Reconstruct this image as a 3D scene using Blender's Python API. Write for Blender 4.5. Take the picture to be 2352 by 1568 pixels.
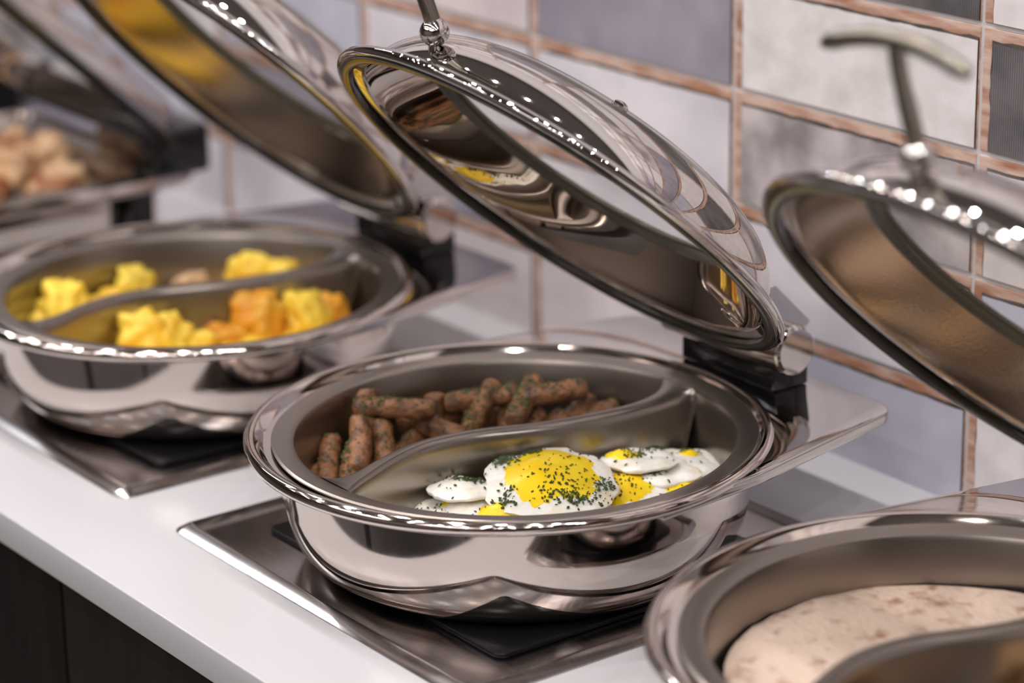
import bpy, bmesh, math, random
from mathutils import Vector, Matrix, noise
C = bpy.context.scene.collection
for o in list(bpy.data.objects): bpy.data.objects.remove(o)
PI = math.pi
# ------------------------------------------------------------------ camera
sc = bpy.context.scene
cd = bpy.data.cameras.new('camera'); cam = bpy.data.objects.new('camera', cd); C.objects.link(cam)
F = Vector((-0.76233503, 0.56415859, -0.31712835)); R = Vector((0.59889078, 0.80068515, -0.0152683)); U = Vector((-0.24530622, 0.2015648, 0.94825972))
m = Matrix.Identity(4)
for i in range(3): m[i][0] = R[i]; m[i][1] = U[i]; m[i][2] = -F[i]
m[0][3], m[1][3], m[2][3] = 1.5464, -1.1399, 0.8096
cam.matrix_world = m
cd.sensor_width = 36; cd.lens = 6231.968 / 2352 * 36; cd.clip_start = .05; cd.clip_end = 60
cd.dof.use_dof = True; cd.dof.focus_distance = 1.965; cd.dof.aperture_fstop = 2.9; cd.dof.aperture_blades = 9
sc.camera = cam
# ------------------------------------------------------------------ world, lamps, exposure
w = bpy.data.worlds.new('room_air'); sc.world = w; w.use_nodes = True
w.node_tree.nodes['Background'].inputs[0].default_value = (1, .93, .9, 1); w.node_tree.nodes['Background'].inputs[1].default_value = .05
sc.view_settings.view_transform = 'Standard'; sc.view_settings.look = 'None'; sc.view_settings.gamma = 1; sc.view_settings.use_curve_mapping = False
sc.view_settings.exposure = -.68
ZC = 1.75
def lamp(name, kind, loc, power, col, size, size_y=None, target=None):
    d = bpy.data.lights.new(name, 'AREA'); d.shape = kind; d.size = size
    if size_y: d.size_y = size_y
    d.energy = power; d.color = col
    o = bpy.data.objects.new(name, d); C.objects.link(o); o.location = loc
    if target is not None:
        o.rotation_euler = (Vector(target) - Vector(loc)).to_track_quat('-Z', 'Y').to_euler()
    return o
WARM = (1, .92, .885); COOL = (.92, .935, 1)
for j, y in enumerate((-.22, -.95, -1.7, -2.45)):
    for i in range(12):
        x = -2.5 + i * .45 + (.2 if j % 2 else 0)
        lamp('downlight', 'DISK', (x, y, ZC - .012), (6.8, 3.4, 3.6, 3.6)[j], WARM if (i + j) % 3 else COOL, .055)
lamp('ceiling_area_light', 'RECTANGLE', (-2.745, -.2, ZC - .02), 7, (.94, .96, 1), 1.31, .3)
lamp('ceiling_area_light', 'RECTANGLE', (1.6, -3.0, ZC - .02), 34, (1, .94, .95), 1.6, .9)  # added front fill to lift wall and food, no known fixture
lamp('ceiling_area_light', 'RECTANGLE', (-.8, -3.0, ZC - .02), 34, (1, .94, .95), 1.6, .9)  # second added front fill, also without a known fixture

# ------------------------------------------------------------------ materials
def mat(name, col, rough=.5, metal=0., noise_amt=0., nscale=20., bump=0., bscale=200., col2=None, spec=.5, sss=0., aniso=0., coat=0., stretch=None, thr=(.35, .65), ssscale=.01):
    M = bpy.data.materials.new(name); M.use_nodes = True; nt = M.node_tree; b = nt.nodes['Principled BSDF']
    b.inputs['Base Color'].default_value = (*col, 1); b.inputs['Roughness'].default_value = rough; b.inputs['Metallic'].default_value = metal
    b.inputs['Specular IOR Level'].default_value = spec
    if sss: b.inputs['Subsurface Weight'].default_value = sss; b.inputs['Subsurface Radius'].default_value = (1, .6, .3); b.inputs['Subsurface Scale'].default_value = ssscale
    if aniso: b.inputs['Anisotropic'].default_value = aniso
    if coat: b.inputs['Coat Weight'].default_value = coat; b.inputs['Coat Roughness'].default_value = .1
    tc = nt.nodes.new('ShaderNodeTexCoord'); oi = nt.nodes.new('ShaderNodeObjectInfo')
    ad = nt.nodes.new('ShaderNodeVectorMath'); ad.operation = 'MULTIPLY_ADD'
    cx = nt.nodes.new('ShaderNodeCombineXYZ')
    for k in range(3): nt.links.new(oi.outputs['Random'], cx.inputs[k])
    nt.links.new(cx.outputs[0], ad.inputs[0]); ad.inputs[1].default_value = (7.3, 3.1, 5.7); nt.links.new(tc.outputs['Object'], ad.inputs[2])
    src = ad.outputs[0]
    if stretch:
        mp = nt.nodes.new('ShaderNodeMapping'); mp.inputs['Scale'].default_value = stretch; nt.links.new(src, mp.inputs[0]); src = mp.outputs[0]
    if col2 is not None:
        n = nt.nodes.new('ShaderNodeTexNoise'); n.inputs['Scale'].default_value = nscale; n.inputs['Detail'].default_value = 5; nt.links.new(src, n.inputs['Vector'])
        r = nt.nodes.new('ShaderNodeValToRGB'); r.color_ramp.elements[0].position = thr[0]; r.color_ramp.elements[1].position = thr[1]
        r.color_ramp.elements[0].color = (*col, 1); r.color_ramp.elements[1].color = (*col2, 1)
        nt.links.new(n.outputs[0], r.inputs[0]); nt.links.new(r.outputs[0], b.inputs['Base Color'])
    if noise_amt:
        n2 = nt.nodes.new('ShaderNodeTexNoise'); n2.inputs['Scale'].default_value = nscale; n2.inputs['Detail'].default_value = 4; nt.links.new(src, n2.inputs['Vector'])
        mr = nt.nodes.new('ShaderNodeMapRange'); mr.inputs['To Min'].default_value = max(0, rough - noise_amt); mr.inputs['To Max'].default_value = rough + noise_amt
        nt.links.new(n2.outputs[0], mr.inputs[0]); nt.links.new(mr.outputs[0], b.inputs['Roughness'])
    if bump:
        n3 = nt.nodes.new('ShaderNodeTexNoise'); n3.inputs['Scale'].default_value = bscale; n3.inputs['Detail'].default_value = 4; nt.links.new(src, n3.inputs['Vector'])
        bp = nt.nodes.new('ShaderNodeBump'); bp.inputs['Strength'].default_value = bump; bp.inputs['Distance'].default_value = .002
        nt.links.new(n3.outputs[0], bp.inputs['Height']); nt.links.new(bp.outputs[0], b.inputs['Normal'])
    return M
STEEL = mat('polished_steel', (.62, .575, .55), .03, 1)
STEELB = mat('polished_steel_bowl', (.69, .61, .56), .065, 1, noise_amt=.03, nscale=14, stretch=(6, 6, .4))
SATIN = mat('satin_steel', (.335, .295, .262), .30, 1)
BRUSH = mat('brushed_handle_steel', (.26, .235, .19), .28, 1)
INNER = mat('lid_inner_steel', (.53, .455, .40), .035, 1)
STEAM = mat('steamed_lid_inner_steel', (.47, .385, .30), .13, 1, bump=.08, bscale=500)
TRAYM = mat('brushed_steel_tray', (.45, .42, .415), .17, 1, noise_amt=.06, nscale=30, stretch=(1, 14, 1))
DARKRIM = mat('dark_rim_tone', (.014, .012, .008), .16)  # near-black tone; on round lids it paints in the rim's dark reflection
GASKET = mat('olive_gasket', (.075, .07, .05), .22, .3)
BLACK = mat('black_gloss', (.006, .006, .007), .12)
BLACKM = mat('black_glass_ceramic', (.006, .006, .007), .2, spec=.2)
QUARTZ = mat('white_quartz', (.555, .547, .555), .2, 0, col2=(.545, .538, .545), nscale=200, spec=.4)
WOOD = mat('dark_wood', (.007, .005, .0045), .5, 0, col2=(.012, .009, .0075), nscale=6, stretch=(8, 8, .6), spec=.2)
GROUT = mat('pale_grout', (.60, .58, .58), .85)
def wood_floor(): return mat('beige_floor', (.36, .28, .23), .45, 0, col2=(.30, .23, .19), nscale=3)
def glass():
    M = bpy.data.materials.new('lid_glass'); M.use_nodes = True; nt = M.node_tree; nt.nodes.clear()
    out = nt.nodes.new('ShaderNodeOutputMaterial'); mx = nt.nodes.new('ShaderNodeMixShader'); tr = nt.nodes.new('ShaderNodeBsdfTransparent'); gl = nt.nodes.new('ShaderNodeBsdfGlossy'); fr = nt.nodes.new('ShaderNodeFresnel')
    tr.inputs[0].default_value = (.975, .975, .97, 1); gl.inputs['Roughness'].default_value = .015; fr.inputs['IOR'].default_value = 1.4
    ge = nt.nodes.new('ShaderNodeNewGeometry'); mr = nt.nodes.new('ShaderNodeMapRange'); mr.inputs['To Min'].default_value = 1.33; mr.inputs['To Max'].default_value = 1 / 1.33
    nt.links.new(ge.outputs['Backfacing'], mr.inputs[0]); nt.links.new(mr.outputs[0], fr.inputs['IOR'])
    nt.links.new(fr.outputs[0], mx.inputs[0]); nt.links.new(tr.outputs[0], mx.inputs[1]); nt.links.new(gl.outputs[0], mx.inputs[2]); nt.links.new(mx.outputs[0], out.inputs[0])
    return M
GLASS = glass()
TERRA = mat('terracotta_edge', (.36, .165, .095), .6, 0, col2=(.60, .43, .35), nscale=40, bump=.3, bscale=120, stretch=(.5, 1, 2.2), thr=(.36, .62))
CRACK = mat('dark_kiln_line', (.055, .034, .024), .7, 0, col2=(.016, .011, .009), nscale=60)
def glaze(name, a, b, sc_=9, stripes=False, thr=(.35, .7), bump=.06):
    M = mat(name, a, .38, 0, col2=b, nscale=sc_, thr=thr, bump=bump, bscale=70)
    if stripes:
        nt = M.node_tree; bs = nt.nodes['Principled BSDF']; tc = nt.nodes.new('ShaderNodeTexCoord'); wv = nt.nodes.new('ShaderNodeTexWave')
        wv.inputs['Scale'].default_value = 140; wv.bands_direction = 'X'; nt.links.new(tc.outputs['Object'], wv.inputs[0])
        mx = nt.nodes.new('ShaderNodeMixRGB'); mx.blend_type = 'MULTIPLY'; mx.inputs[0].default_value = .45
        link = bs.inputs['Base Color'].links[0]; s = link.from_socket
        nt.links.new(s, mx.inputs[1]); nt.links.new(wv.outputs[0], mx.inputs[2]); nt.links.new(mx.outputs[0], bs.inputs['Base Color'])
    return M
GZ = dict(cream=glaze('cream_glaze', (.775, .735, .73), (.63, .59, .58), 34, bump=.2),
          white=glaze('white_glaze', (.745, .71, .745), (.55, .525, .565), 11),
          pink=glaze('pale_pink_glaze', (.72, .645, .645), (.56, .50, .505), 12),
          grey=glaze('mottled_grey_glaze', (.24, .212, .218), (.56, .515, .52), 13, thr=(.38, .62), bump=.15),
          blue=glaze('blue_grey_glaze', (.535, .54, .625), (.40, .40, .475), 12),
          slate=glaze('slate_glaze', (.335, .315, .37), (.215, .20, .25), 12),
          char=glaze('striped_charcoal_glaze', (.23, .212, .216), (.09, .083, .088), 14, True))
SAUS = mat('browned_sausage', (.265, .112, .042), .48, 0, col2=(.055, .022, .010), nscale=95, bump=.8, bscale=300, thr=(.40, .70))
WHITE = mat('egg_white', (.88, .85, .77), .36, 0, col2=(.80, .66, .43), nscale=55, bump=.55, bscale=210, sss=.12, thr=(.52, .80))
YOLK = mat('egg_yolk', (.97, .64, .008), .3, 0, col2=(.98, .72, .02), nscale=45, bump=.15, bscale=150, sss=.1, spec=.4)
PARS = mat('parsley', (.026, .052, .011), .6, 0, col2=(.058, .095, .020), nscale=300)
OMEL = mat('yellow_scramble', (.92, .66, .07), .45, 0, col2=(.85, .42, .02), nscale=30, bump=.6, bscale=130, sss=.15, thr=(.52, .75))
ORNG = mat('orange_potato', (.80, .33, .02), .4, 0, col2=(.85, .50, .06), nscale=30, bump=.5, bscale=130, sss=.1)
TORT = mat('flour_tortilla', (.62, .48, .38), .65, 0, col2=(.30, .15, .095), nscale=70, bump=1., bscale=150, thr=(.53, .74))
TORT2 = mat('golden_tortilla', (.66, .42, .20), .6, 0, col2=(.40, .18, .07), nscale=30, bump=.5, bscale=90, thr=(.58, .72))
BREAD = mat('toasted_bread', (.66, .43, .24), .6, 0, col2=(.30, .10, .03), nscale=26, bump=.5, bscale=90, thr=(.5, .62))
# ------------------------------------------------------------------ helpers
def mesh_obj(name, verts, faces, mats, parent=None, smooth=True, angle=40, fm=None, loc=None):
    me = bpy.data.meshes.new(name); me.from_pydata([tuple(v) for v in verts], [], faces)
    if not isinstance(mats, (list, tuple)): mats = [mats]
    for M in mats: me.materials.append(M)
    if fm: me.polygons.foreach_set('material_index', fm)
    bm = bmesh.new(); bm.from_mesh(me); bmesh.ops.recalc_face_normals(bm, faces=bm.faces); bm.to_mesh(me); bm.free()
    if smooth:
        me.polygons.foreach_set('use_smooth', [True] * len(me.polygons)); me.set_sharp_from_angle(angle=math.radians(angle))
    o = bpy.data.objects.new(name, me); C.objects.link(o)
    if parent: o.parent = parent
    if loc is not None: o.location = loc
    return o
def empty(name, loc=(0, 0, 0)):
    o = bpy.data.objects.new(name, None); C.objects.link(o); o.location = loc; o.empty_display_size = .05; return o
def tag(o, label=None, cat=None, group=None, kind=None):
    if label: o['label'] = label
    if cat: o['category'] = cat
    if group: o['group'] = group
    if kind: o['kind'] = kind
    return o
def copy_tree(o, parent=None):
    c = o.copy(); C.objects.link(c)
    if parent: c.parent = parent
    for ch in list(o.children): copy_tree(ch, c)
    return c
def lathe(prof, n=96, closed_prof=False, off=(0, 0)):
    V = []; Fc = []; ring = []
    for r, z in prof:
        if r < 1e-6: ring.append([len(V)]); V.append((off[0], off[1], z))
        else:
            ring.append(list(range(len(V), len(V) + n)))
            V += [(off[0] + r * math.cos(2 * PI * k / n), off[1] + r * math.sin(2 * PI * k / n), z) for k in range(n)]
    pairs = list(zip(ring, ring[1:]))
    if closed_prof: pairs.append((ring[-1], ring[0]))
    for a, b in pairs:
        for k in range(n):
            k2 = (k + 1) % n
            if len(a) == 1 and len(b) == 1: continue
            if len(a) == 1: Fc.append((a[0], b[k], b[k2]))
            elif len(b) == 1: Fc.append((a[k], b[0], a[k2]))
            else: Fc.append((a[k], b[k], b[k2], a[k2]))
    return V, Fc
def box(x0, x1, y0, y1, z0, z1, bev=0.):
    bm = bmesh.new(); bmesh.ops.create_cube(bm, size=1)
    for v in bm.verts: v.co = Vector((x0 if v.co.x < 0 else x1, y0 if v.co.y < 0 else y1, z0 if v.co.z < 0 else z1))
    if bev: bmesh.ops.bevel(bm, geom=bm.edges[:], offset=bev, segments=3, profile=.5, affect='EDGES')
    V = [v.co.copy() for v in bm.verts]; bm.verts.index_update(); Fc = [tuple(v.index for v in f.verts) for f in bm.faces]; bm.free(); return V, Fc
def join(*parts):
    V = []; Fc = []
    for v, f in parts:
        n = len(V); V += list(v); Fc += [tuple(i + n for i in q) for q in f]
    return V, Fc
def tube(pts, rad, n=12, flat=1., up=Vector((0, 0, 1)), caps=True):
    pts = [Vector(p) for p in pts]; V = []; Fc = []
    rads = rad if isinstance(rad, (list, tuple)) else [rad] * len(pts)
    for i, p in enumerate(pts):
        t = (pts[min(i + 1, len(pts) - 1)] - pts[max(i - 1, 0)]).normalized()
        a = t.cross(up)
        if a.length < 1e-3: a = t.cross(Vector((0, 1, 0)))
        a.normalize(); b = a.cross(t)
        for k in range(n):
            q = 2 * PI * k / n; V.append(p + a * math.cos(q) * rads[i] + b * math.sin(q) * rads[i] * flat)
    for i in range(len(pts) - 1):
        for k in range(n): Fc.append((i * n + k, i * n + (k + 1) % n, (i + 1) * n + (k + 1) % n, (i + 1) * n + k))
    if caps: Fc.append(tuple(range(n))[::-1]); Fc.append(tuple(range((len(pts) - 1) * n, len(pts) * n)))
    return V, Fc
def bez(pts, n=14):
    out = []; pts = [Vector(p) for p in pts]; k = len(pts) - 1
    for i in range(n + 1):
        t = i / n; out.append(sum((pts[j] * (math.comb(k, j) * t ** j * (1 - t) ** (k - j)) for j in range(k + 1)), Vector()))
    return out
def prism(poly, z0, z1, bev=.002):
    bm = bmesh.new(); vs = [bm.verts.new((x, y, z0)) for x, y in poly]; f = bm.faces.new(vs)
    r = bmesh.ops.extrude_face_region(bm, geom=[f]); nv = [g for g in r['geom'] if isinstance(g, bmesh.types.BMVert)]
    for v in nv: v.co.z = z1
    bmesh.ops.recalc_face_normals(bm, faces=bm.faces)
    if bev:
        es = [e for e in bm.edges if abs(e.verts[0].co.z - e.verts[1].co.z) < 1e-6 and len(e.link_faces) == 2]
        bmesh.ops.bevel(bm, geom=es, offset=bev, segments=3, profile=.5, affect='EDGES')
    bm.verts.index_update(); V = [v.co.copy() for v in bm.verts]; Fc = [tuple(v.index for v in f.verts) for f in bm.faces]; bm.free(); return V, Fc
def round_poly(pts, rad, n=6):
    out = []; k = len(pts)
    for i in range(k):
        p0, p1, p2 = Vector(pts[i - 1]), Vector(pts[i]), Vector(pts[(i + 1) % k]); r = rad[i] if isinstance(rad, (list, tuple)) else rad
        if r <= 0: out.append(tuple(p1)); continue
        a = (p0 - p1).normalized(); b = (p2 - p1).normalized(); ang = a.angle(b); d = r / math.tan(ang / 2)
        cpt = p1 + (a + b).normalized() * (r / math.sin(ang / 2)); s = p1 + a * d - cpt; e = p1 + b * d - cpt
        for j in range(n + 1):
            t = j / n; v = s.lerp(e, t).normalized() * r; out.append(tuple(cpt + v))
    return out
def obj(name, vf, M, parent=None, **k): return mesh_obj(name, vf[0], vf[1], M, parent, **k)
def struct(name, vf, M, **k):
    o = obj(name, vf, M, **k); o['kind'] = 'structure'; return o
# ------------------------------------------------------------------ room
YW = .332; ZF = -.9
struct('floor', box(-5.2, 5.2, -4.6, .5, ZF - .1, ZF), wood_floor(), smooth=False)
struct('ceiling', box(-5.2, 5.2, -4.6, .5, ZC, ZC + .1), mat('ceiling_paint', (.22, .21, .20), .8), smooth=False)
PLAST = mat('warm_plaster', (.26, .215, .19), .8)
struct('wall_front', box(-5.2, 5.2, -4.7, -4.6, ZF, ZC), PLAST, smooth=False)
struct('wall_left', box(-5.3, -5.2, -4.6, .5, ZF, ZC), PLAST, smooth=False)
struct('wall_right', box(5.2, 5.3, -4.6, .5, ZF, ZC), PLAST, smooth=False)
wb = struct('wall_back', box(-5.2, 5.2, YW + .0012, YW + .16, ZF, ZC), GROUT, smooth=False)
# tiles: slab of terracotta with a glazed field standing a little proud, a dark kiln line between
TW, TH, X0, Z0, GR = .2798, .0982, .1547, -.0064, .0036
def tile_mesh(seed):
    rn = random.Random(seed); W, H = TW - GR, TH - GR
    V, Fc = box(0, W, 0, .008, 0, H, .0007); fm = [0] * len(Fc)
    def loop(l, r_, b, t, y, jit):
        L = []; nx, nz = 26, 10
        for i in range(nx): L.append((l + (r_ - l) * i / nx, y, b))
        for i in range(nz): L.append((r_, y, b + (t - b) * i / nz))
        for i in range(nx): L.append((r_ - (r_ - l) * i / nx, y, t + rn.uniform(-jit, jit) * (i > 0)))
        for i in range(nz): L.append((l + rn.uniform(-jit, jit) * (i > 0), y, t - (t - b) * i / nz))
        return L
    A = loop(.0085, W - .0006, .0006, H - .0086, -.0002, .0009); B = loop(.0104, W - .0010, .0010, H - .0109, -.0016, .0006)
    n = len(V); k = len(A); V += A + B
    for i in range(k): Fc.append((n + i, n + (i + 1) % k, n + k + (i + 1) % k, n + k + i)); fm.append(1)
    Fc.append(tuple(range(n + k, n + 2 * k))); fm.append(2)
    me = bpy.data.meshes.new('tile'); me.from_pydata([tuple(v) for v in V], [], Fc)
    for M in (TERRA, CRACK, GZ['cream']): me.materials.append(M)
    bm = bmesh.new(); bm.from_mesh(me)
    bmesh.ops.recalc_face_normals(bm, faces=[f for f in bm.faces if f.index < len(fm) - k - 1]); bm.to_mesh(me); bm.free()
    me.polygons.foreach_set('material_index', fm); return me
TM = [tile_mesh(s) for s in range(5)]
TONE = {(-1, 4): 'char', (0, 4): 'cream', (-2, 4): 'white', (-3, 4): 'pink', (0, 3): 'char', (-1, 3): 'cream', (-2, 3): 'slate', (-3, 3): 'pink', (-4, 3): 'blue', (-5, 3): 'pink',
        (0, 2): 'cream', (-1, 2): 'grey', (-2, 2): 'white', (-3, 2): 'white', (-4, 2): 'blue', (-5, 2): 'white', (0, 1): 'blue', (-1, 1): 'white', (-2, 1): 'white', (-3, 1): 'slate', (-4, 1): 'slate', (-5, 1): 'blue',
        (0, 0): 'cream', (-1, 0): 'blue', (-2, 0): 'pink', (-3, 0): 'pink', (-4, 0): 'white', (-5, 0): 'white', (-6, 1): 'blue', (-6, 0): 'slate', (1, 0): 'white', (1, 1): 'grey'}
rt = random.Random(3)
for row in range(0, 10):
    for colm in range(-10, 6):
        o = bpy.data.objects.new('tile', TM[rt.randrange(5)]); C.objects.link(o); o.parent = wb
        o.location = (X0 + colm * TW + GR / 2, YW, Z0 + row * TH + GR / 2)
        t = TONE.get((colm, row)) or rt.choice(('cream', 'white', 'pink', 'grey', 'blue', 'slate', 'char', 'white'))
        o.material_slots[2].link = 'OBJECT'; o.material_slots[2].material = GZ[t]
rg = obj('carpet', box(-4.4, 1.55, -4.3, -.75, ZF, ZF + .012, .004), mat('charcoal_carpet', (.075, .070, .075), .9, 0, col2=(.10, .094, .10), nscale=60)); tag(rg, 'charcoal carpet on the floor in front of the buffet', 'carpet')
# counter and cabinets
YF = -.2725
ct = obj('countertop', box(-3.6, 2.6, YF, YW, -.0275, 0, .0012), QUARTZ); tag(ct, 'long white quartz worktop carrying the row of chafing dishes', 'countertop')
XJ = -.238
for k in range(-3, 3):
    x0 = XJ + k * .6
    b = empty('base_cabinet', (x0 + .3, -.05, ZF))
    s = {-1: 'dark wood base cabinet left of the visible door joint under the white worktop', 0: 'dark wood base cabinet right of the visible door joint under the white worktop'}.get(k)
    tag(b, s or 'dark wood base cabinet further along under the white worktop', 'cabinet', 'dark base cabinets out of view under the worktop' if not s else 'base cabinets under the worktop')
    obj('body', box(-.3, .3, -.19, .33, .02, -ZF - .028), WOOD, b, smooth=False)
    obj('door', box(-.2975, .2975, -.213, -.192, .06, -ZF - .030, .0015), WOOD, b)
# dining tables out in the room (seen only as reflections)
TOPM = mat('charcoal_table', (.035, .034, .036), .4)
for tx, ty, lb in ((.2, -1.75, 'charcoal dining table in the room opposite the dishes, left one'), (2.55, -.95, 'charcoal dining table in the room beside the right end of the buffet')):
    t = empty('dining_table', (tx, ty, ZF + (.0122 if tx < 1 else 0))); tag(t, lb, 'table')
    obj('tabletop', box(-.75, .75, -.45, .45, .70, .75, .004), TOPM, t)
    for sx in (-1, 1):
        for sy in (-1, 1): obj('leg', box(sx * .68 - .03, sx * .68 + .03, sy * .38 - .03, sy * .38 + .03, 0, .70), TOPM, t, smooth=False)
# ------------------------------------------------------------------ warming trays and black plates
def rect_ring(x, y, r, n=5):
    return round_poly([(-x, -y), (x, -y), (x, y), (-x, y)], r, n)
def tray_mesh(hx, hy):
    prof = [(0, .0003), (0, .0008), (.0095, .0060), (.0115, .0062), (.0135, .0030), (.0150, .0012)]
    V = []; Fc = []; n = None
    for ins, z in prof:
        L = rect_ring(hx - ins, hy - ins, max(.004, .014 - ins)); n = len(L); V += [(x, y, z) for x, y in L]
    for i in range(len(prof) - 1):
        for k in range(n): Fc.append((i * n + k, i * n + (k + 1) % n, (i + 1) * n + (k + 1) % n, (i + 1) * n + k))
    Fc.append(tuple(range((len(prof) - 1) * n, len(prof) * n))); return V, Fc
P = .4748
TRL = {1: 'shiny steel warming tray under the right foreground dish of flatbread', 0: 'square steel warming tray under the dish of sausages and fried eggs', -1: 'steel warming tray under the dish of yellow scrambled pieces', -2: 'steel warming tray under the far square chafer'}
PLL = {1: 'black glass heating plate under the right foreground dish', 0: 'black glass heating plate under the sausage and egg dish', -1: 'black glass heating plate under the dish of yellow pieces'}
tv = tray_mesh(.199, .1975)
for k in (1, 0, -1, -2):
    t = obj('warming_tray', tv, TRAYM, loc=(k * P, .0125, 0), angle=25); tag(t, TRL[k], 'tray', 'steel trays on the worktop')
    if k > -2:
        q = obj('heating_plate', prism(rect_ring(.152, .137, .008),   .0013, .0050, .0012), BLACKM, loc=(k * P + .006, .009, 0)); tag(q, PLL[k], 'plate', 'black heating plates on the trays')
# ------------------------------------------------------------------ chafing dish
OX, OY = .004, .0035
def bowl_prof():
    p = [(0, .0050)]
    for i in range(15):
        a = PI / 2 * (1 - i / 14); p.append((.1444 + .0330 * math.cos(a), .0050 + .056 * (1 - math.sin(a))))
    p += [(.1781, .086), (.180, .0885), (.187, .0885)]
    for i in range(13):
        a = -PI * .62 + (PI * 1.32) * i / 12; p.append((.1945 + .0055 * math.cos(a), .0965 + .0055 * math.sin(a)))
    p += [(.1875, .0965), (.1850, .0945), (.1738, .0940), (.1722, .0925), (.171, .05)]
    for i in range(9):
        a = PI / 2 * i / 8; p.append((.141 + .030 * math.cos(a), .046 - .036 * math.sin(a)))
    p.append((0, .010)); return p
PHI = .7518; RL = .1958; CL = Vector((0, .0504, .2667)); HINGE = Vector((0, .215, .1356))
LM = Matrix(((1, 0, 0), (0, math.cos(PHI), math.sin(PHI)), (0, -math.sin(PHI), math.cos(PHI))))   # local lid (x, -v, n) -> dish
def lid_matrix(): return Matrix.Translation(CL) @ LM.to_4x4()
def dome(a): return (.1744 * math.cos(a) ** .4686, .0612 * math.sin(a))
def lid_prof():
    p = []
    for i in range(13):
        a = PI * 1.05 - (PI * 1.75) * i / 12; p.append((.1905 + .0053 * math.cos(a) * -1, -.0010 + .0045 * math.sin(a)))
    return p
def make_lid(parent):
    lid = empty('lid'); lid.parent = parent; lid.matrix_parent_inverse = Matrix.Identity(4); lid.matrix_local = lid_matrix()
    # rolled rim, flange and steel shoulder in one skin with thickness
    ou = []; inn = []
    A0 = .0; A1 = math.asin(.0418 / .0612)
    for i in range(17):
        f = i / 16; a = A0 + (A1 - A0) * f; r, z = dome(a); ou.append((r, z + .002))
        rc = .1765 - .0262 * f + .0016 * math.sin(PI * f) - .0012 * (1 - f) ** 8; inn.append((rc - .0008, .0012 + .0400 * f))
    rim = [(.1765, .0028), (.183, .0032)]
    for i in range(15):
        a = PI * .60 - PI * 1.45 * i / 14; rim.append((.1905 + .0053 * math.cos(a), -.0012 + .0046 * math.sin(a)))
    rim += [(.184, -.0015), (.176, .0005)]
    prof = ou[::-1] + rim + inn
    nj = len(prof); jin = len(ou) + len(rim)
    obj('shell', lathe(prof, 128, True), [STEEL, INNER], lid, angle=50, fm=[1 if jin - 1 <= f // 128 < nj - 1 else 0 for f in range(nj * 128)])
    sg = [(.1868 + .0058 * math.cos(2 * PI * i / 14), -.0042 + .0034 * math.sin(2 * PI * i / 14)) for i in range(14)]
    obj('dark_rim_ring', lathe(sg, 128, True), DARKRIM, lid)  # added dark ring, paints the dark reflection under the steel rim
    g = []
    for r, z in ((.1500, .0432), (.1497, .0402), (.1450, .0425), (.1405, .0442), (.1385, .0462), (.1388, .0482), (.1400, .0494)): g.append((r, z))
    obj('gasket', lathe(g, 128, True), GASKET, lid, angle=60)
    gp = []; gi = []
    for i in range(14):
        a = A1 + (PI / 2 - A1) * i / 13; r, z = dome(a); r = r if i < 13 else 0; gp.append((r, z + .0022)); gi.append((max(0, r - .001) if i < 13 else 0, z - .0018))
    obj('glass_window', lathe(gp + gi[::-1], 128), GLASS, lid)
    V, Fc = lathe([(.0065, 0), (.0065, .0025), (.0045, .0045), (0, .005)], 20)
    o = obj('vent_stud', (V, Fc), STEEL, lid, loc=(.088, -.0712, .0560))
    # handle: ball on the front wall of the dome, curved stem, cross bar   (local y = -v)
    def L(v, n, x=0): return Vector((x, -v, n))
    obj('handle_post', tube([L(.168, .018), L(.176, .0275)], .0042), STEEL, lid)
    bm = bmesh.new(); bmesh.ops.create_uvsphere(bm, u_segments=24, v_segments=14, radius=.0108); bm.verts.index_update()
    s = ([v.co + L(.1780, .0300) for v in bm.verts], [tuple(v.index for v in f.verts) for f in bm.faces]); bm.free()
    obj('handle_ball', s, STEEL, lid)
    obj('handle_stem', tube(bez([L(.184, .0345), L(.205, .046), L(.226, .054), L(.2405, .0665)], 12), [.0062] * 6 + [.0058] * 7, 14, .75, up=Vector((1, 0, 0))), BRUSH, lid)
    obj('handle_bar', tube(bez([L(.236, .058, -.056), L(.2445, .070, -.02), L(.2445, .070, .02), L(.234, .060, .056)], 16), [.0035] + [.0056] * 15 + [.0035], 14), BRUSH, lid)
    obj('hinge_flap', hinge_flap(), STEEL, lid)
    return lid
def hinge_flap():
    # curved tongue joining the dome to the barrel, drawn in dish space then brought to the lid's own space
    inv = lid_matrix().inverted()
    prof = [(.1975, .188), (.2015, .1885), (.238, .153), (.2315, .1465), (.205, .150), (.187, .170)]
    V = []; Fc = []
    for x in (-.048, .074):
        for y, z in prof: V.append(inv @ Vector((x, y, z)))
    k = len(prof)
    for i in range(k): Fc.append((i, (i + 1) % k, k + (i + 1) % k, k + i))
    Fc.append(tuple(range(k))[::-1]); Fc.append(tuple(range(k, 2 * k))); return V, Fc
def bracket_poly():
    th = [math.radians(a) for a in range(-4, 185, 4)]
    arc = [(.192 * math.cos(a), .192 * math.sin(a)) for a in th]          # hole side, right to left
    outer = round_poly([(-.1985, -.0135), (-.189, .085), (-.156, .2575), (.152, .2575), (.189, .085), (.1985, -.0135)], [0, .06, .022, .022, .06, 0], 7)
    return outer + arc
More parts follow.
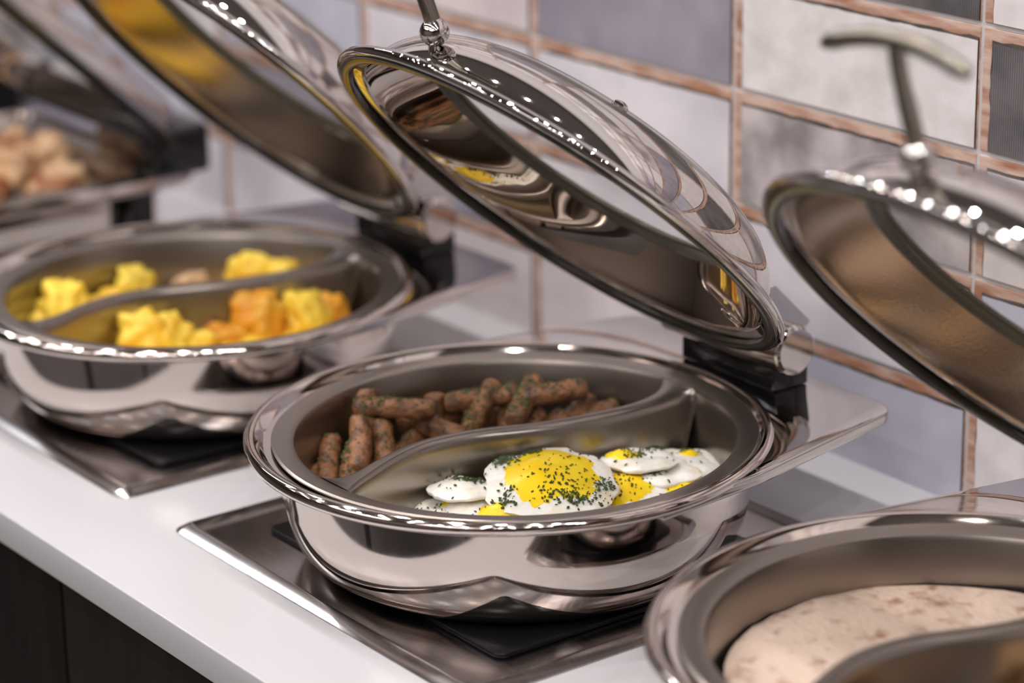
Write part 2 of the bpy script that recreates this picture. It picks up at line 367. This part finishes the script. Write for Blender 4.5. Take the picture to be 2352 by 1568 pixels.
def make_dish(label):
    d = empty('chafing_dish'); tag(d, label, 'chafing dish', 'round steel chafing dishes')
    bo = obj('body', lathe(bowl_prof(), 128), STEELB, d, angle=35)
    V = bo.data.vertices
    for v in V:
        s = min(1, max(0, (.090 - v.co.z) / .01)); v.co.x += OX * s; v.co.y += OY * s
    obj('hinge_plate', prism(bracket_poly(), .0885, .0985, .0022), STEEL, d, angle=35)
    # housing block and barrel
    obj('hinge_housing', box(-.042, .068, .206, .243, .0988, .1260, .002), BLACK, d)
    Vb, Fb = tube([(-.060, .215, .1356), (-.057, .215, .1356), (.0815, .215, .1356), (.0835, .215, .1356), (.0850, .215, .1356)], [.0168, .0205, .0205, .0195, .0172], 48)
    obj('hinge_barrel', (Vb, Fb), STEEL, d, angle=14)
    make_lid(d)
    return d
d0 = make_dish('sharp round steel chafing dish in the middle holding sausages and fried eggs')
dR = copy_tree(d0); dR.location.x = P; dR['label'] = 'nearest round steel chafing dish with flatbread, cut by the right edge'
dY = copy_tree(d0); dY.location.x = -P; dY['label'] = 'round steel chafing dish at left with yellow scrambled pieces, lid raised, out of focus'
for d, ph in ((dR, .764), (dY, .80)):
    for l in d.children:
        if l.name.startswith('lid'):
            l.matrix_local = Matrix.Translation((0, .1935, .133)) @ Matrix.Rotation(-ph, 4, 'X') @ Matrix.Translation((0, -.1958, 0))
        for h in l.children:
            if h.name.startswith('shell'): h.material_slots[1].link = 'OBJECT'; h.material_slots[1].material = STEAM
# food pan with its S-shaped divider
PR, PZ = .1655, .0925
def pan_prof():
    p = [(.1838, .0958), (.1842, .0972), (.1825, .0982), (.1785, .0976), (.1705, .0970), (.1672, .0958), (PR, .0920), (.1625, .060)]
    for i in range(9):
        a = PI / 2 * i / 8; p.append((.1465 + .0145 * math.cos(a), .0485 - .0145 * math.sin(a)))
    p.append((0, .034))
    q = [(0, .0328)]
    for i in range(9):
        a = PI / 2 * (1 - i / 8); q.append((.1465 + .0158 * math.cos(a), .0486 - .0158 * math.sin(a)))
    q += [(.1640, .060), (.1668, .0915), (.1690, .0950), (.1830, .0956)]
    return p + q
def xc(y):
    K = [(-.170, .004), (-.150, .001), (-.130, -.008), (-.100, -.022), (-.070, -.031), (-.050, -.032), (-.020, -.027), (.010, -.015), (.035, -.005), (.075, .0025), (.105, .0065), (.130, .005), (.150, .000), (.170, -.006)]
    if y <= K[0][0]: return K[0][1]
    for (a, u), (b, v) in zip(K, K[1:]):
        if y <= b:
            t = (y - a) / (b - a); t = t * t * (3 - 2 * t) * .5 + t * .5; return u + (v - u) * t
    return K[-1][1]
def xcs(y): return sum(xc(y + d) for d in (-.012, -.006, 0, .006, .012)) / 5
def divider():
    V = []; Fc = []; N = 44; S = []
    Y0, Y1 = -.1672, .1672
    for i in range(N + 1):
        y = Y0 + (Y1 - Y0) * i / N; e = min(y - Y0, Y1 - y); hw = .0088 + .014 * math.exp(-(e / .013))
        dx = (xcs(y + .003) - xcs(y - .003)) / .006; nx, ny = 1, -dx; l = math.hypot(nx, ny); nx /= l; ny /= l
        zt = .0935 + .0022 * math.exp(-(e / .02))
        sec = [(-hw - .002, .0345), (-hw + .001, .085), (-hw + .0018, zt - .0035), (-hw + .0036, zt - .0008), (-hw + .0065, zt), (hw - .0065, zt), (hw - .0036, zt - .0008), (hw - .0018, zt - .0035), (hw - .001, .085), (hw + .002, .0345)]
        for s, z in sec:
            X = xcs(y) + nx * s; Yv = y + ny * s; rr = math.hypot(X, Yv); lim = (.1660 if z > .08 else .1500)
            if rr > lim: X *= lim / rr; Yv *= lim / rr
            V.append((X, Yv, z))
    k = 10
    for i in range(N):
        for j in range(k - 1): Fc.append((i * k + j, i * k + j + 1, (i + 1) * k + j + 1, (i + 1) * k + j))
        Fc.append((i * k, i * k + k - 1, (i + 1) * k + k - 1, (i + 1) * k))
    Fc.append(tuple(range(k))); Fc.append(tuple(range(N * k, N * k + k))); return V, Fc
pan = obj('food_pan', lathe(pan_prof(), 128, True), SATIN, loc=(OX, OY, 0), angle=35)
obj('divider', divider(), SATIN, pan, angle=50)
tag(pan, 'satin steel food pan holding sausages and fried eggs on either side of a curved divider', 'food pan', 'divided food pans')
for k, s in ((1, 'satin steel divided food pan with a large flatbread in the right foreground dish'), (-1, 'satin steel divided food pan holding yellow scrambled pieces in the left dish')):
    q = copy_tree(pan); q.location.x = OX + k * P; q['label'] = s
# ------------------------------------------------------------------ food helpers
rnd = random.Random(11)
def flake(V, Fc, p, n, s, rn):
    n = n.normalized(); a = n.orthogonal().normalized(); b = n.cross(a); th = rn.uniform(0, 2 * PI); tilt = rn.uniform(-.35, .35)
    u = (a * math.cos(th) + b * math.sin(th)); v = n.cross(u); u = (u + n * tilt).normalized(); k = len(V); L = s; w_ = s * rn.uniform(.35, .7)
    q = p + n * .0006
    pts = [u * L, u * L * .2 + v * w_, -u * L * .8 + v * w_ * .4, -u * L * .6 - v * w_ * .7, u * L * .3 - v * w_ * .9]
    V += [q + x for x in pts]; V.append(q + n * .0007); V.append(q - n * .0008)
    for i in range(5): Fc.append((k + i, k + (i + 1) % 5, k + 5)); Fc.append((k + i, k + 6, k + (i + 1) % 5))
def sausage(A, B, label, rad=.0086, n_flakes=30, group='sausage links piled behind the divider', Lmin=.056, mt=None, seed=0):
    A = Vector(A); B = Vector(B); d = B - A
    if d.length < Lmin: B = A + d.normalized() * Lmin
    B.z = max(B.z, .0345 + rad); d = B - A; L = d.length; mid = (A + B) / 2; rn = random.Random(seed)
    up = Vector((0, 0, 1)); t = d.normalized(); s = t.cross(up)
    if s.length < .05: s = t.cross(Vector((0, 1, 0)))
    s.normalize(); u = s.cross(t); bend = rn.uniform(-.003, .003); V = []; Fc = []; N = 22; K = 18; off = rn.uniform(0, 50); sh = rn.uniform(.92, 1.06)
    def surf(f, q):
        # f in 0..1 along, q angle
        cap = .11; r = rad * sh
        e = min(f, 1 - f) / cap
        if e < 1: r *= math.sqrt(max(0, 1 - (1 - e) ** 2.4)) ** .9
        ctr = t * ((f - .5) * L) + s * (bend * (1 - (2 * f - 1) ** 2))
        dirv = s * math.cos(q) + u * math.sin(q)
        nz = noise.noise((ctr + dirv * rad) * 130 + Vector((off, 0, 0))) * .15 + noise.noise((ctr + dirv * rad) * 330 + Vector((0, off, 0))) * .10
        return ctr + dirv * r * (1 + nz), dirv
    for i in range(N + 1):
        f = .5 - .5 * math.cos(PI * i / N); f = .65 * f + .35 * i / N
        for k in range(K): V.append(surf(f, 2 * PI * k / K)[0])
    for i in range(N):
        for k in range(K): Fc.append((i * K + k, i * K + (k + 1) % K, (i + 1) * K + (k + 1) % K, (i + 1) * K + k))
    Fc.append(tuple(range(K))); Fc.append(tuple(range(N * K, N * K + K)))
    o = obj('sausage_link', (V, Fc), mt or SAUS, loc=mid, angle=70); tag(o, label, 'sausage', group)
    if n_flakes:
        V2 = []; F2 = []; cl = rn.uniform(.2, .8)
        for i in range(int(n_flakes * 1.5)):
            f = min(.97, max(.03, rn.gauss(cl, .22))) if rn.random() < .6 else rn.uniform(.04, .96); q = rn.gauss(PI / 2, .75); p, nn = surf(f, q); flake(V2, F2, p, nn, rn.uniform(.0007, .0019), rn)
        fo = obj('parsley_flakes', (V2, F2), PARS, o, smooth=False); fo['kind'] = 'stuff'
    return o
SL = [((-.137, -.070, .068), (-.109, -.092, .050), 'browned sausage link at the left end of the pile, lying towards the pan rim', 26),
      ((-.126, -.052, .082), (-.108, -.066, .070), 'sausage link directly below the left end of the long crosswise link', 12),
      ((-.112, -.064, .070), (-.091, -.081, .050), 'parsley-covered sausage link end second from the left, touching the divider', 85),
      ((-.125, -.033, .076), (-.103, -.046, .058), 'short sausage link third from the left with flecks on its blunt end', 34),
      ((-.140, -.049, .087), (-.100, .003, .084), 'long sausage link lying crosswise on top at the left of the pile', 80),
      ((-.144, -.031, .098), (-.130, -.040, .060), 'sausage link poking up behind the long crosswise link', 6),
      ((-.130, .024, .086), (-.125, .020, .050), 'thin upright sausage link end at the right end of the crosswise link', 14),
      ((-.122, .000, .070), (-.088, .015, .062), 'sausage link slanting down to the divider in the middle of the pile', 40),
      ((-.123, .026, .078), (-.108, .052, .080), 'sausage link buried in parsley left of the big slanting one', 120),
      ((-.113, .070, .089), (-.087, .024, .063), 'big sausage link slanting steeply down in the middle of the pile', 70),
      ((-.113, .088, .082), (-.090, .065, .058), 'brown sausage link standing just right of the big slanting one', 36),
      ((-.093, .097, .091), (-.072, .063, .076), 'topmost sausage link of the heap, thickly flecked with parsley', 110),
      ((-.057, .121, .088), (-.077, .073, .085), 'sausage link on top at the right of the heap, pointing right', 50),
      ((-.078, .091, .070), (-.077, .072, .053), 'blunt sausage end resting by the divider below the topmost link', 30),
      ((-.065, .105, .068), (-.066, .085, .052), 'small round sausage end right of the blunt one by the divider', 14),
      ((-.068, .134, .074), (-.060, .105, .058), 'sausage link tucked behind the two ends by the divider', 14),
      ((-.052, .149, .067), (-.066, .110, .060), 'rightmost sausage link lying low along the divider', 22),
      ((-.128, -.090, .047), (-.118, -.104, .043), 'lowest sausage end at the far left corner by the pan wall', 6),
      ((-.124, .002, .056), (-.117, -.018, .046), 'dark sausage link deep in the gap under the crosswise link', 30)]
for i, (A, B, lb, nf) in enumerate(SL): sausage(A, B, lb, n_flakes=nf, seed=i)
for i, (A, B) in enumerate((((-.150, .02, .0445), (-.110, .06, .0445)), ((-.135, -.03, .0435), (-.085, -.055, .0435)), ((-.115, .075, .0435), (-.07, .06, .0435)), ((-.10, .115, .0435), (-.055, .075, .0435)), ((-.128, .045, .058), (-.105, .09, .06)), ((-.075, .125, .0435), (-.03, .13, .0435)), ((-.143, -.005, .062), (-.134, .035, .064)))):
    sausage(A, B, 'browned sausage link half buried under the pile', n_flakes=16, seed=40 + i, group='sausage links buried under the pile')
# fried eggs
def egg(c, a, b, rot, tilt, tdir, label, yolk=(0, 0, .5), dome_h=.006, th=.006, n_flakes=60, seed=0, cl=None, curl=0.):
    rn = random.Random(100 + seed); off = rn.uniform(0, 60)
    M = Matrix.Rotation(tilt, 4, Vector((-math.sin(tdir), math.cos(tdir), 0))) @ Matrix.Rotation(rot, 4, 'Z')
    root = empty('fried_egg', c); root.rotation_euler = M.to_euler(); tag(root, label, 'egg', 'fried eggs in the front half of the pan')
    def rim(q): return 1 + .16 * noise.noise(Vector((math.cos(q) * 1.3 + off, math.sin(q) * 1.3, 0))) + .08 * noise.noise(Vector((math.cos(q) * 4 + off, math.sin(q) * 4, 9)))
    def top(f, q):
        rr = rim(q) * f; x = a * rr * math.cos(q); y = b * rr * math.sin(q)
        z = th * (1 - f ** 6 * .55) + .0026 * noise.noise(Vector((x * 60 + off, y * 60, 2))) + .0010 * noise.noise(Vector((x * 170 + off, y * 170, 5))) + curl * f * f
        ys = yolk[2] or .4; dx = (x / a - yolk[0]) / ys; dy = (y / b - yolk[1]) / ys; e = 1 - min(1, math.hypot(dx, dy) * .85); z += dome_h * (e * e * (3 - 2 * e))
        return Vector((x, y, z))
    K = 44; rings = [.0, .15, .3, .45, .58, .7, .8, .88, .94, .98, 1.0]; V = [top(0, 0)]; Fc = []
    for f in rings[1:]:
        for k in range(K): V.append(top(f, 2 * PI * k / K))
    nr = len(rings) - 1
    for f, z in ((1.01, .45), (.985, .12), (.9, 0.)):
        for k in range(K):
            q = 2 * PI * k / K; p = top(1, q); V.append(Vector((p.x * f, p.y * f, th * z * .9 + curl * f * f)))
    for k in range(K): Fc.append((0, 1 + k, 1 + (k + 1) % K))
    for i in range(nr + 2):
        for k in range(K): Fc.append((1 + i * K + k, 1 + (i + 1) * K + k, 1 + (i + 1) * K + (k + 1) % K, 1 + i * K + (k + 1) % K))
    Fc.append(tuple(range(1 + (nr + 2) * K, 1 + (nr + 3) * K)))
    obj('egg_white', (V, Fc), WHITE, root, angle=75)
    if yolk[2] > 0:
        V = []; Fc = []; K2 = 40; fr = [0, .2, .4, .6, .75, .87, .95, 1.0]
        def yp(f, q):
            s = 1 + .30 * noise.noise(Vector((math.cos(q) * 1.5, math.sin(q) * 1.5, off))) + .16 * noise.noise(Vector((math.cos(q) * 5, math.sin(q) * 5, off + 5)))
            x = yolk[0] + yolk[2] * f * s * math.cos(q); y = yolk[1] + yolk[2] * f * s * math.sin(q)
            q2 = math.atan2(y, x); f2 = min(.98, math.hypot(x, y) / rim(q2)); p = top(f2, q2); p.z += .0011 * (1 - f ** 4) - .0003 * f ** 8; return p
        V.append(yp(0, 0))
        for f in fr[1:]:
            for k in range(K2): V.append(yp(f, 2 * PI * k / K2))
        for k in range(K2): Fc.append((0, 1 + k, 1 + (k + 1) % K2))
        for i in range(len(fr) - 2):
            for k in range(K2): Fc.append((1 + i * K2 + k, 1 + (i + 1) * K2 + k, 1 + (i + 1) * K2 + (k + 1) % K2, 1 + i * K2 + (k + 1) % K2))
        n0 = len(V); V += [v - Vector((0, 0, .002)) for v in V[-K2:]]; m0 = 1 + (len(fr) - 2) * K2
        for k in range(K2): Fc.append((m0 + k, n0 + k, n0 + (k + 1) % K2, m0 + (k + 1) % K2))
        Fc.append(tuple(range(n0, n0 + K2)))
        obj('yolk', (V, Fc), YOLK, root, angle=75)
    if n_flakes:
        V = []; Fc = []
        for i in range(n_flakes):
            if cl and rn.random() < .91:
                k = rn.choice(cl); x = rn.gauss(k[0], k[2] * .8); y = rn.gauss(k[1], k[3] * .8)
            else:
                q = rn.uniform(0, 2 * PI); f = math.sqrt(rn.uniform(0, 1)); x = f * math.cos(q); y = f * math.sin(q)
            f = math.hypot(x, y); q = math.atan2(y, x)
            if f / rim(q) > .985: continue
            p = top(f / rim(q), q); p.z += .0009
            n = (top(min(1, f / rim(q) + .05), q) - p).cross(top(f / rim(q), q + .1) - p)
            if n.length < 1e-9 or f < .06: n = Vector((0, 0, 1))
            if n.z < 0: n = -n
            flake(V, Fc, p, n, rn.uniform(.0007, .0022), rn)
        if Fc:
            fo = obj('parsley_flakes', (V, Fc), PARS, root, smooth=False); fo['kind'] = 'stuff'
    return root
VD = math.atan2(-1.1399, 1.5464)      # direction towards the viewer's side of the counter
RT = VD + PI / 2                      # along the row of eggs, left to right as seen from the front
def eg(px, *a, **k): return egg(px, *a, **k)
eg((.046, .003, .064), .051, .046, RT, .24, VD, 'largest fried egg on top of the pile with a broad yolk and parsley all over', yolk=(.0, .10, .76), dome_h=.010, th=.0075, n_flakes=560, seed=1,
   cl=[(-.72, .52, .13, .18), (-.60, .62, .12, .12), (.25, -.40, .24, .2), (.45, -.58, .26, .12), (.30, -.60, .2, .12), (-.66, -.55, .12, .18), (.15, -.05, .34, .28), (-.25, .78, .1, .06), (.80, -.2, .1, .12)])
eg((.006, -.048, .0600), .027, .023, RT, -.03, VD, 'small fried egg white at the left with parsley along its upper edge', yolk=(0, 0, 0), th=.0065, n_flakes=110, seed=2, cl=[(.15, .35, .35, .2)], dome_h=.002)
eg((.005, -.060, .046), .028, .026, RT + .4, .05, VD, 'fried egg low at the left whose yolk just shows over the pan edge', yolk=(.25, -.1, .5), n_flakes=40, seed=3)
eg((.034, -.046, .050), .030, .030, RT, .20, VD, 'fried egg under the left side of the largest one with a small bright yolk', yolk=(.35, -.2, .55), n_flakes=36, seed=4)
eg((.066, .061, .052), .036, .034, RT, .26, VD, 'fried egg just right of the largest one with a parsley-strewn yolk', yolk=(-.05, -.1, .62), n_flakes=130, seed=5, cl=[(-.2, 0, .35, .4), (.55, .3, .12, .2)])
eg((.050, .086, .0635), .029, .026, RT, -.06, VD, 'topmost fried egg at the right of the pile, yolk at its left end', yolk=(-.42, .15, .48), th=.0065, n_flakes=120, seed=6, cl=[(-.1, .1, .3, .25), (.4, .5, .2, .12)], dome_h=.003)
eg((.058, .094, .0555), .034, .030, RT, .02, VD, 'fried egg white slab directly under the topmost right egg', yolk=(0, 0, 0), th=.0065, n_flakes=10, seed=7, dome_h=.001)
eg((.048, .117, .0515), .036, .028, RT, .05, VD, 'fried egg white jutting to the right below the topmost egg', yolk=(0, 0, 0), th=.0065, n_flakes=12, seed=8, dome_h=.001)
eg((.052, .139, .047), .028, .026, RT, .12, VD, 'fried egg at the right end of the pile with an orange-yellow yolk', yolk=(-.2, .1, .6), n_flakes=50, seed=9, cl=[(-.3, .4, .3, .2)])
eg((.078, .088, .045), .042, .030, RT, .10, VD, 'lowest fried egg at the right, its yolk running along the pan edge', yolk=(.1, 0, .7), n_flakes=14, seed=10)
eg((.075, -.015, .042), .060, .038, RT, .0, VD, 'fried egg at the bottom of the pile under the front of the largest one', yolk=(0, 0, .5), n_flakes=20, seed=11)
eg((.040, .040, .047), .050, .040, RT, .08, VD, 'fried egg in the bottom layer behind the largest one', yolk=(0, 0, .5), n_flakes=20, seed=12)
eg((.035, .115, .041), .050, .034, RT + .2, .0, VD, 'fried egg in the bottom layer under the right-hand stack', yolk=(0, 0, .5), n_flakes=20, seed=13)
# yellow pieces
def chunk(name, c, s, label, cat, M, group, seed=0, rough=.25, sq=.5, rot=None):
    rn = random.Random(200 + seed); bm = bmesh.new(); bmesh.ops.create_icosphere(bm, subdivisions=4, radius=1); off = Vector((rn.uniform(0, 90), rn.uniform(0, 90), rn.uniform(0, 90)))
    for v in bm.verts:
        d = v.co.normalized(); mx = max(abs(d.x), abs(d.y), abs(d.z)); r = (1 - sq) + sq * min(1.35, 1 / mx)
        r *= 1 + rough * noise.noise(d * 1.7 + off) + rough * .55 * noise.noise(d * 4.5 + off) + rough * .25 * noise.noise(d * 11 + off)
        v.co = Vector((d.x * s[0], d.y * s[1], d.z * s[2])) * r
    bm.verts.index_update(); V = [v.co.copy() for v in bm.verts]; Fc = [tuple(v.index for v in f.verts) for f in bm.faces]; bm.free()
    o = obj(name, (V, Fc), M, loc=c, angle=80); o.rotation_euler = rot or (rn.uniform(-.5, .5), rn.uniform(-.5, .5), rn.uniform(0, 6)); tag(o, label, cat, group); return o
YL = [((-.120, -.065, .062), (.022, .020, .022), 'big pale yellow scrambled chunk at the left of the rear half', OMEL), ((-.124, -.080, .048), (.016, .014, .014), 'small yellow scrambled piece in front of the big left chunk', OMEL),
      ((-.128, .014, .062), (.024, .016, .015), 'yellow scrambled piece in the middle of the rear half, against the divider', OMEL), ((-.130, -.010, .050), (.022, .016, .013), 'low yellow scrambled piece left of the middle one', OMEL),
      ((-.128, .072, .050), (.022, .014, .012), 'browned scrambled piece lying low behind the divider', BREAD), ((-.118, .126, .058), (.016, .018, .018), 'left lump of the tall scrambled heap at the right of the rear half', OMEL),
      ((-.104, .136, .064), (.018, .018, .018), 'middle lump of the tall scrambled heap at the rear right', OMEL), ((-.072, .142, .060), (.014, .014, .016), 'right lump of the scrambled heap beside the divider end', OMEL),
      ((-.050, -.060, .046), (.022, .020, .012), 'flat yellow piece at the left tip of the front half', OMEL), ((-.006, -.046, .058), (.022, .020, .022), 'large yellow wedge at the left of the front half with an orange top', OMEL),
      ((.004, -.024, .056), (.018, .016, .020), 'yellow piece leaning on the large front wedge', OMEL), ((.014, -.002, .046), (.018, .016, .011), 'low yellow scrap in the front middle', OMEL),
      ((.012, .028, .046), (.020, .016, .012), 'orange scrap in the front middle beside the hollow piece', ORNG), ((.022, .056, .060), (.020, .022, .023), 'round orange and yellow piece right of the front middle', ORNG),
      ((-.006, .092, .058), (.018, .022, .020), 'orange piece leaning on the divider behind the round one', ORNG), ((.036, .098, .058), (.018, .020, .022), 'pale yellow cube at the right of the front half', OMEL),
      ((.030, .125, .054), (.015, .016, .016), 'orange piece at the right end of the front half', ORNG), 
      ((-.105, .035, .042), (.030, .022, .010), 'flat browned scrap on the bottom of the rear half', OMEL), ((-.085, .095, .043), (.026, .022, .010), 'flat orange scrap on the bottom of the rear half', ORNG)]
for i, (c, s, lb, M) in enumerate(YL): chunk('scrambled_piece', (c[0] - P, c[1], c[2]), s, lb, 'food', M, 'yellow pieces in the left dish', i, .32)
# loose crumbs covering the bottom of both halves of the left pan
def crumbs(side, label):
    V = []; Fc = []; idx = {}; st = .0042; N = 36
    for i in range(-N, N + 1):
        for j in range(-N, N + 1):
            x, y = i * st, j * st; r = math.hypot(x, y); d = (x - xcs(y)) * side
            if r < .150 and d > .0135:
                p = Vector((x, y, 0)); h = .0140 + .008 * noise.noise(p * 55) + .004 * noise.noise(p * 140) + .002 * noise.noise(p * 300)
                h *= min(1, (.152 - r) / .008) * min(1, (d - .0125) / .006); idx[i, j] = len(V); V.append(Vector((x + OX - P, y + OY, .0346 + max(.0012, h))))
    for (i, j), k in idx.items():
        if all(q in idx for q in ((i + 1, j), (i + 1, j + 1), (i, j + 1))): Fc.append((k, idx[i + 1, j], idx[i + 1, j + 1], idx[i, j + 1]))
    o = obj('scrambled_crumbs', (V, Fc), OMEL, angle=80); tag(o, label, 'food', kind='stuff')
crumbs(-1, 'loose yellow scramble covering the bottom of the rear half of the left pan')
crumbs(1, 'loose yellow scramble covering the bottom of the front half of the left pan')
# flatbread
def flatbread(cx, cy, z, rad, label, M, a0=0, a1=2 * PI, seed=0, rot=0, tilt=0, clipdiv=False):
    rn = random.Random(300 + seed); off = rn.uniform(0, 50); K = 72; rings = [0] + [.06 * i for i in range(1, 16)] + [.94, .97, .99, 1]; V = []; Fc = []
    def pt(f, q, bot):
        r = rad * f * (1 + .02 * noise.noise(Vector((math.cos(q) * 2, math.sin(q) * 2, off)))); x = r * math.cos(q); y = r * math.sin(q)
        zz = .0025 * noise.noise(Vector((x * 25 + off, y * 25, 0))) + .0016 * noise.noise(Vector((x * 80, y * 80, off))) + .0008 * noise.noise(Vector((x * 190, y * 190, off))); e = math.sqrt(max(0, 1 - f ** 8))
        X = cx + x; Y = cy + y
        if clipdiv: X = min(X, xcs(Y - OY) + OX - .0135)
        return Vector((X, Y, z + zz + (-.0022 if bot else .0022) * e))
    for b in (0, 1):
        V.append(pt(0, 0, b))
        for f in rings[1:]:
            for k in range(K): V.append(pt(f, 2 * PI * k / K, b))
    n = 1 + (len(rings) - 1) * K
    for b in (0, 1):
        o_ = b * n
        for k in range(K): Fc.append((o_, o_ + 1 + k, o_ + 1 + (k + 1) % K))
        for i in range(len(rings) - 2):
            for k in range(K): Fc.append((o_ + 1 + i * K + k, o_ + 1 + (i + 1) * K + k, o_ + 1 + (i + 1) * K + (k + 1) % K, o_ + 1 + i * K + (k + 1) % K))
    m0 = 1 + (len(rings) - 2) * K
    for k in range(K): Fc.append((m0 + k, n + m0 + k, n + m0 + (k + 1) % K, m0 + (k + 1) % K))
    me = obj('flatbread', (V, Fc), M, angle=80); tag(me, label, 'flatbread', 'folded flatbreads in the right dish'); return me
for i, (zz, lb) in enumerate(((.0395, 'lowest folded flatbread of the stack in the rear half of the right dish'), (.0470, 'second folded flatbread from the bottom of the stack in the right dish'), (.0545, 'folded flatbread just under the top one in the right dish'), (.0620, 'top folded flatbread with brown toasted spots in the right foreground dish'))):
    fb = flatbread(-.010 - .002 * i, .004 + .001 * (i % 2), zz, .139 + .0012 * i, lb, TORT, seed=i, clipdiv=True); fb.location.x = P
for i, (c, s, lb) in enumerate((((.037, .058, .054), (.024, .030, .020), 'golden fried piece in the front half of the right dish, cut by the frame edge'), ((.060, -.04, .046), (.034, .034, .011), 'golden fried piece low in the front half of the right dish'), ((.075, .09, .048), (.028, .030, .013), 'golden fried piece at the rear of the front half, out of frame'))):
    chunk('fried_piece', (c[0] + P, c[1], c[2]), s, lb, 'food', TORT2, 'golden pieces in the right dish', 60 + i, .2)
# ------------------------------------------------------------------ far square chafer
sq = empty('square_chafing_dish', (-.98, 0, 0)); tag(sq, 'blurred square steel chafing dish at the far left with black hinge and raised lid', 'chafing dish')
def sq_ring(prof, cx=0, cy=0, rad=.03):
    V = []; Fc = []; n = None
    for hx, hy, z in prof:
        L = rect_ring(hx, hy, min(rad, hx, hy), 6); n = len(L); V += [(x + cx, y + cy, z) for x, y in L]
    for i in range(len(prof) - 1):
        for k in range(n): Fc.append((i * n + k, i * n + (k + 1) % n, (i + 1) * n + (k + 1) % n, (i + 1) * n + k))
    return V, Fc, n
V, Fc, n = sq_ring([(.125, .15, .008), (.145, .17, .015), (.155, .18, .04), (.155, .18, .085), (.178, .203, .088), (.182, .207, .094), (.180, .205, .101), (.172, .197, .101), (.168, .193, .094), (.148, .173, .092), (.146, .171, .04)])
Fc.append(tuple(range((11 - 1) * n, 11 * n))); Fc.append(tuple(range(n))[::-1])
obj('body', (V, Fc), STEELB, sq, angle=35)
obj('hinge_housing', box(.06, .185, .15, .215, .100, .150, .006), BLACK, sq)
for sx in (-1, 1): obj('support_leg', box(sx * .170 - .008, sx * .170 + .008, .125, .150, .003, .090, .002), BLACK, sq)
lid = empty('lid'); lid.parent = sq; lid.matrix_local = Matrix.Translation((0, .178, .125)) @ Matrix.Rotation(-PHI - .01, 4, 'X')
V, Fc, n = sq_ring([(.176, .190, .002), (.185, .198, 0), (.187, .200, .006), (.183, .196, .010), (.176, .188, .012), (.174, .186, .026), (.168, .180, .036), (.160, .172, .040), (.159, .171, .039), (.167, .179, .035), (.172, .184, .025), (.174, .186, .009), (.176, .190, .002)], 0, -.190)
obj('shell', (V, Fc), STEEL, lid, angle=50)
V, Fc, n = sq_ring([(.161, .173, .0396), (.161, .173, .0426)], 0, -.190); Fc.append(tuple(range(n))[::-1]); Fc.append(tuple(range(n, 2 * n)))
obj('glass_window', (V, Fc), GLASS, lid, angle=50)
V, Fc, n = sq_ring([(.188, .201, -.001), (.190, .203, .004), (.186, .199, .008), (.180, .194, -.003)], 0, -.190)
obj('rim_trim', (V, Fc), DARKRIM, lid, angle=60)
pq = empty('square_food_pan', (-.98, 0, 0)); tag(pq, 'rectangular steel food pan holding toasted bread pieces in the far chafer', 'food pan')
V, Fc, n = sq_ring([(.165, .190, .0955), (.146, .171, .0975), (.138, .163, .0965), (.135, .160, .090), (.130, .155, .045), (.128, .153, .044), (.133, .158, .088), (.144, .169, .0945), (.165, .190, .0952)]); Fc.append(tuple(range(4 * n, 5 * n)))
obj('pan', (V, Fc), SATIN, pq, angle=35)
BL = [((-1.005, .100, .082), (.028, .024, .020), 'front toasted bread chunk in the far chafer'), ((-1.055, .115, .084), (.026, .024, .020), 'left toasted bread chunk in the far chafer'), ((-1.015, .140, .084), (.024, .022, .018), 'rear toasted bread chunk in the far chafer'),
      ((-1.00, .05, .068), (.03, .03, .018), 'bread chunk in the middle of the far chafer'), ((-.965, .125, .064), (.03, .026, .016), 'browned bread scrap at the right of the far chafer'), ((-1.05, .02, .066), (.034, .03, .018), 'bread chunk at the front left of the far chafer'), ((-.95, -.02, .062), (.034, .03, .016), 'bread chunk at the front of the far chafer'), ((-1.04, .07, .060), (.034, .03, .016), 'bread chunk underneath the pile in the far chafer')]
for i, (c, s, lb) in enumerate(BL): chunk('bread_chunk', c, s, lb, 'bread', BREAD, 'bread chunks in the far chafer', 80 + i, .22, .75)
bd = empty('black_tower', (-1.475, .285, 0)); tag(bd, 'black upright dispenser against the wall, cut by the left edge', 'tower')  # unidentified dark upright shape; its body, cap and base are invented
obj('body', box(-.045, .045, -.035, .035, .002, .125, .008), BLACKM, bd); obj('cap', box(-.038, .038, -.028, .028, .124, .135, .005), BLACK, bd); obj('base', box(-.05, .05, -.04, .04, .0, .006, .002), BLACKM, bd)
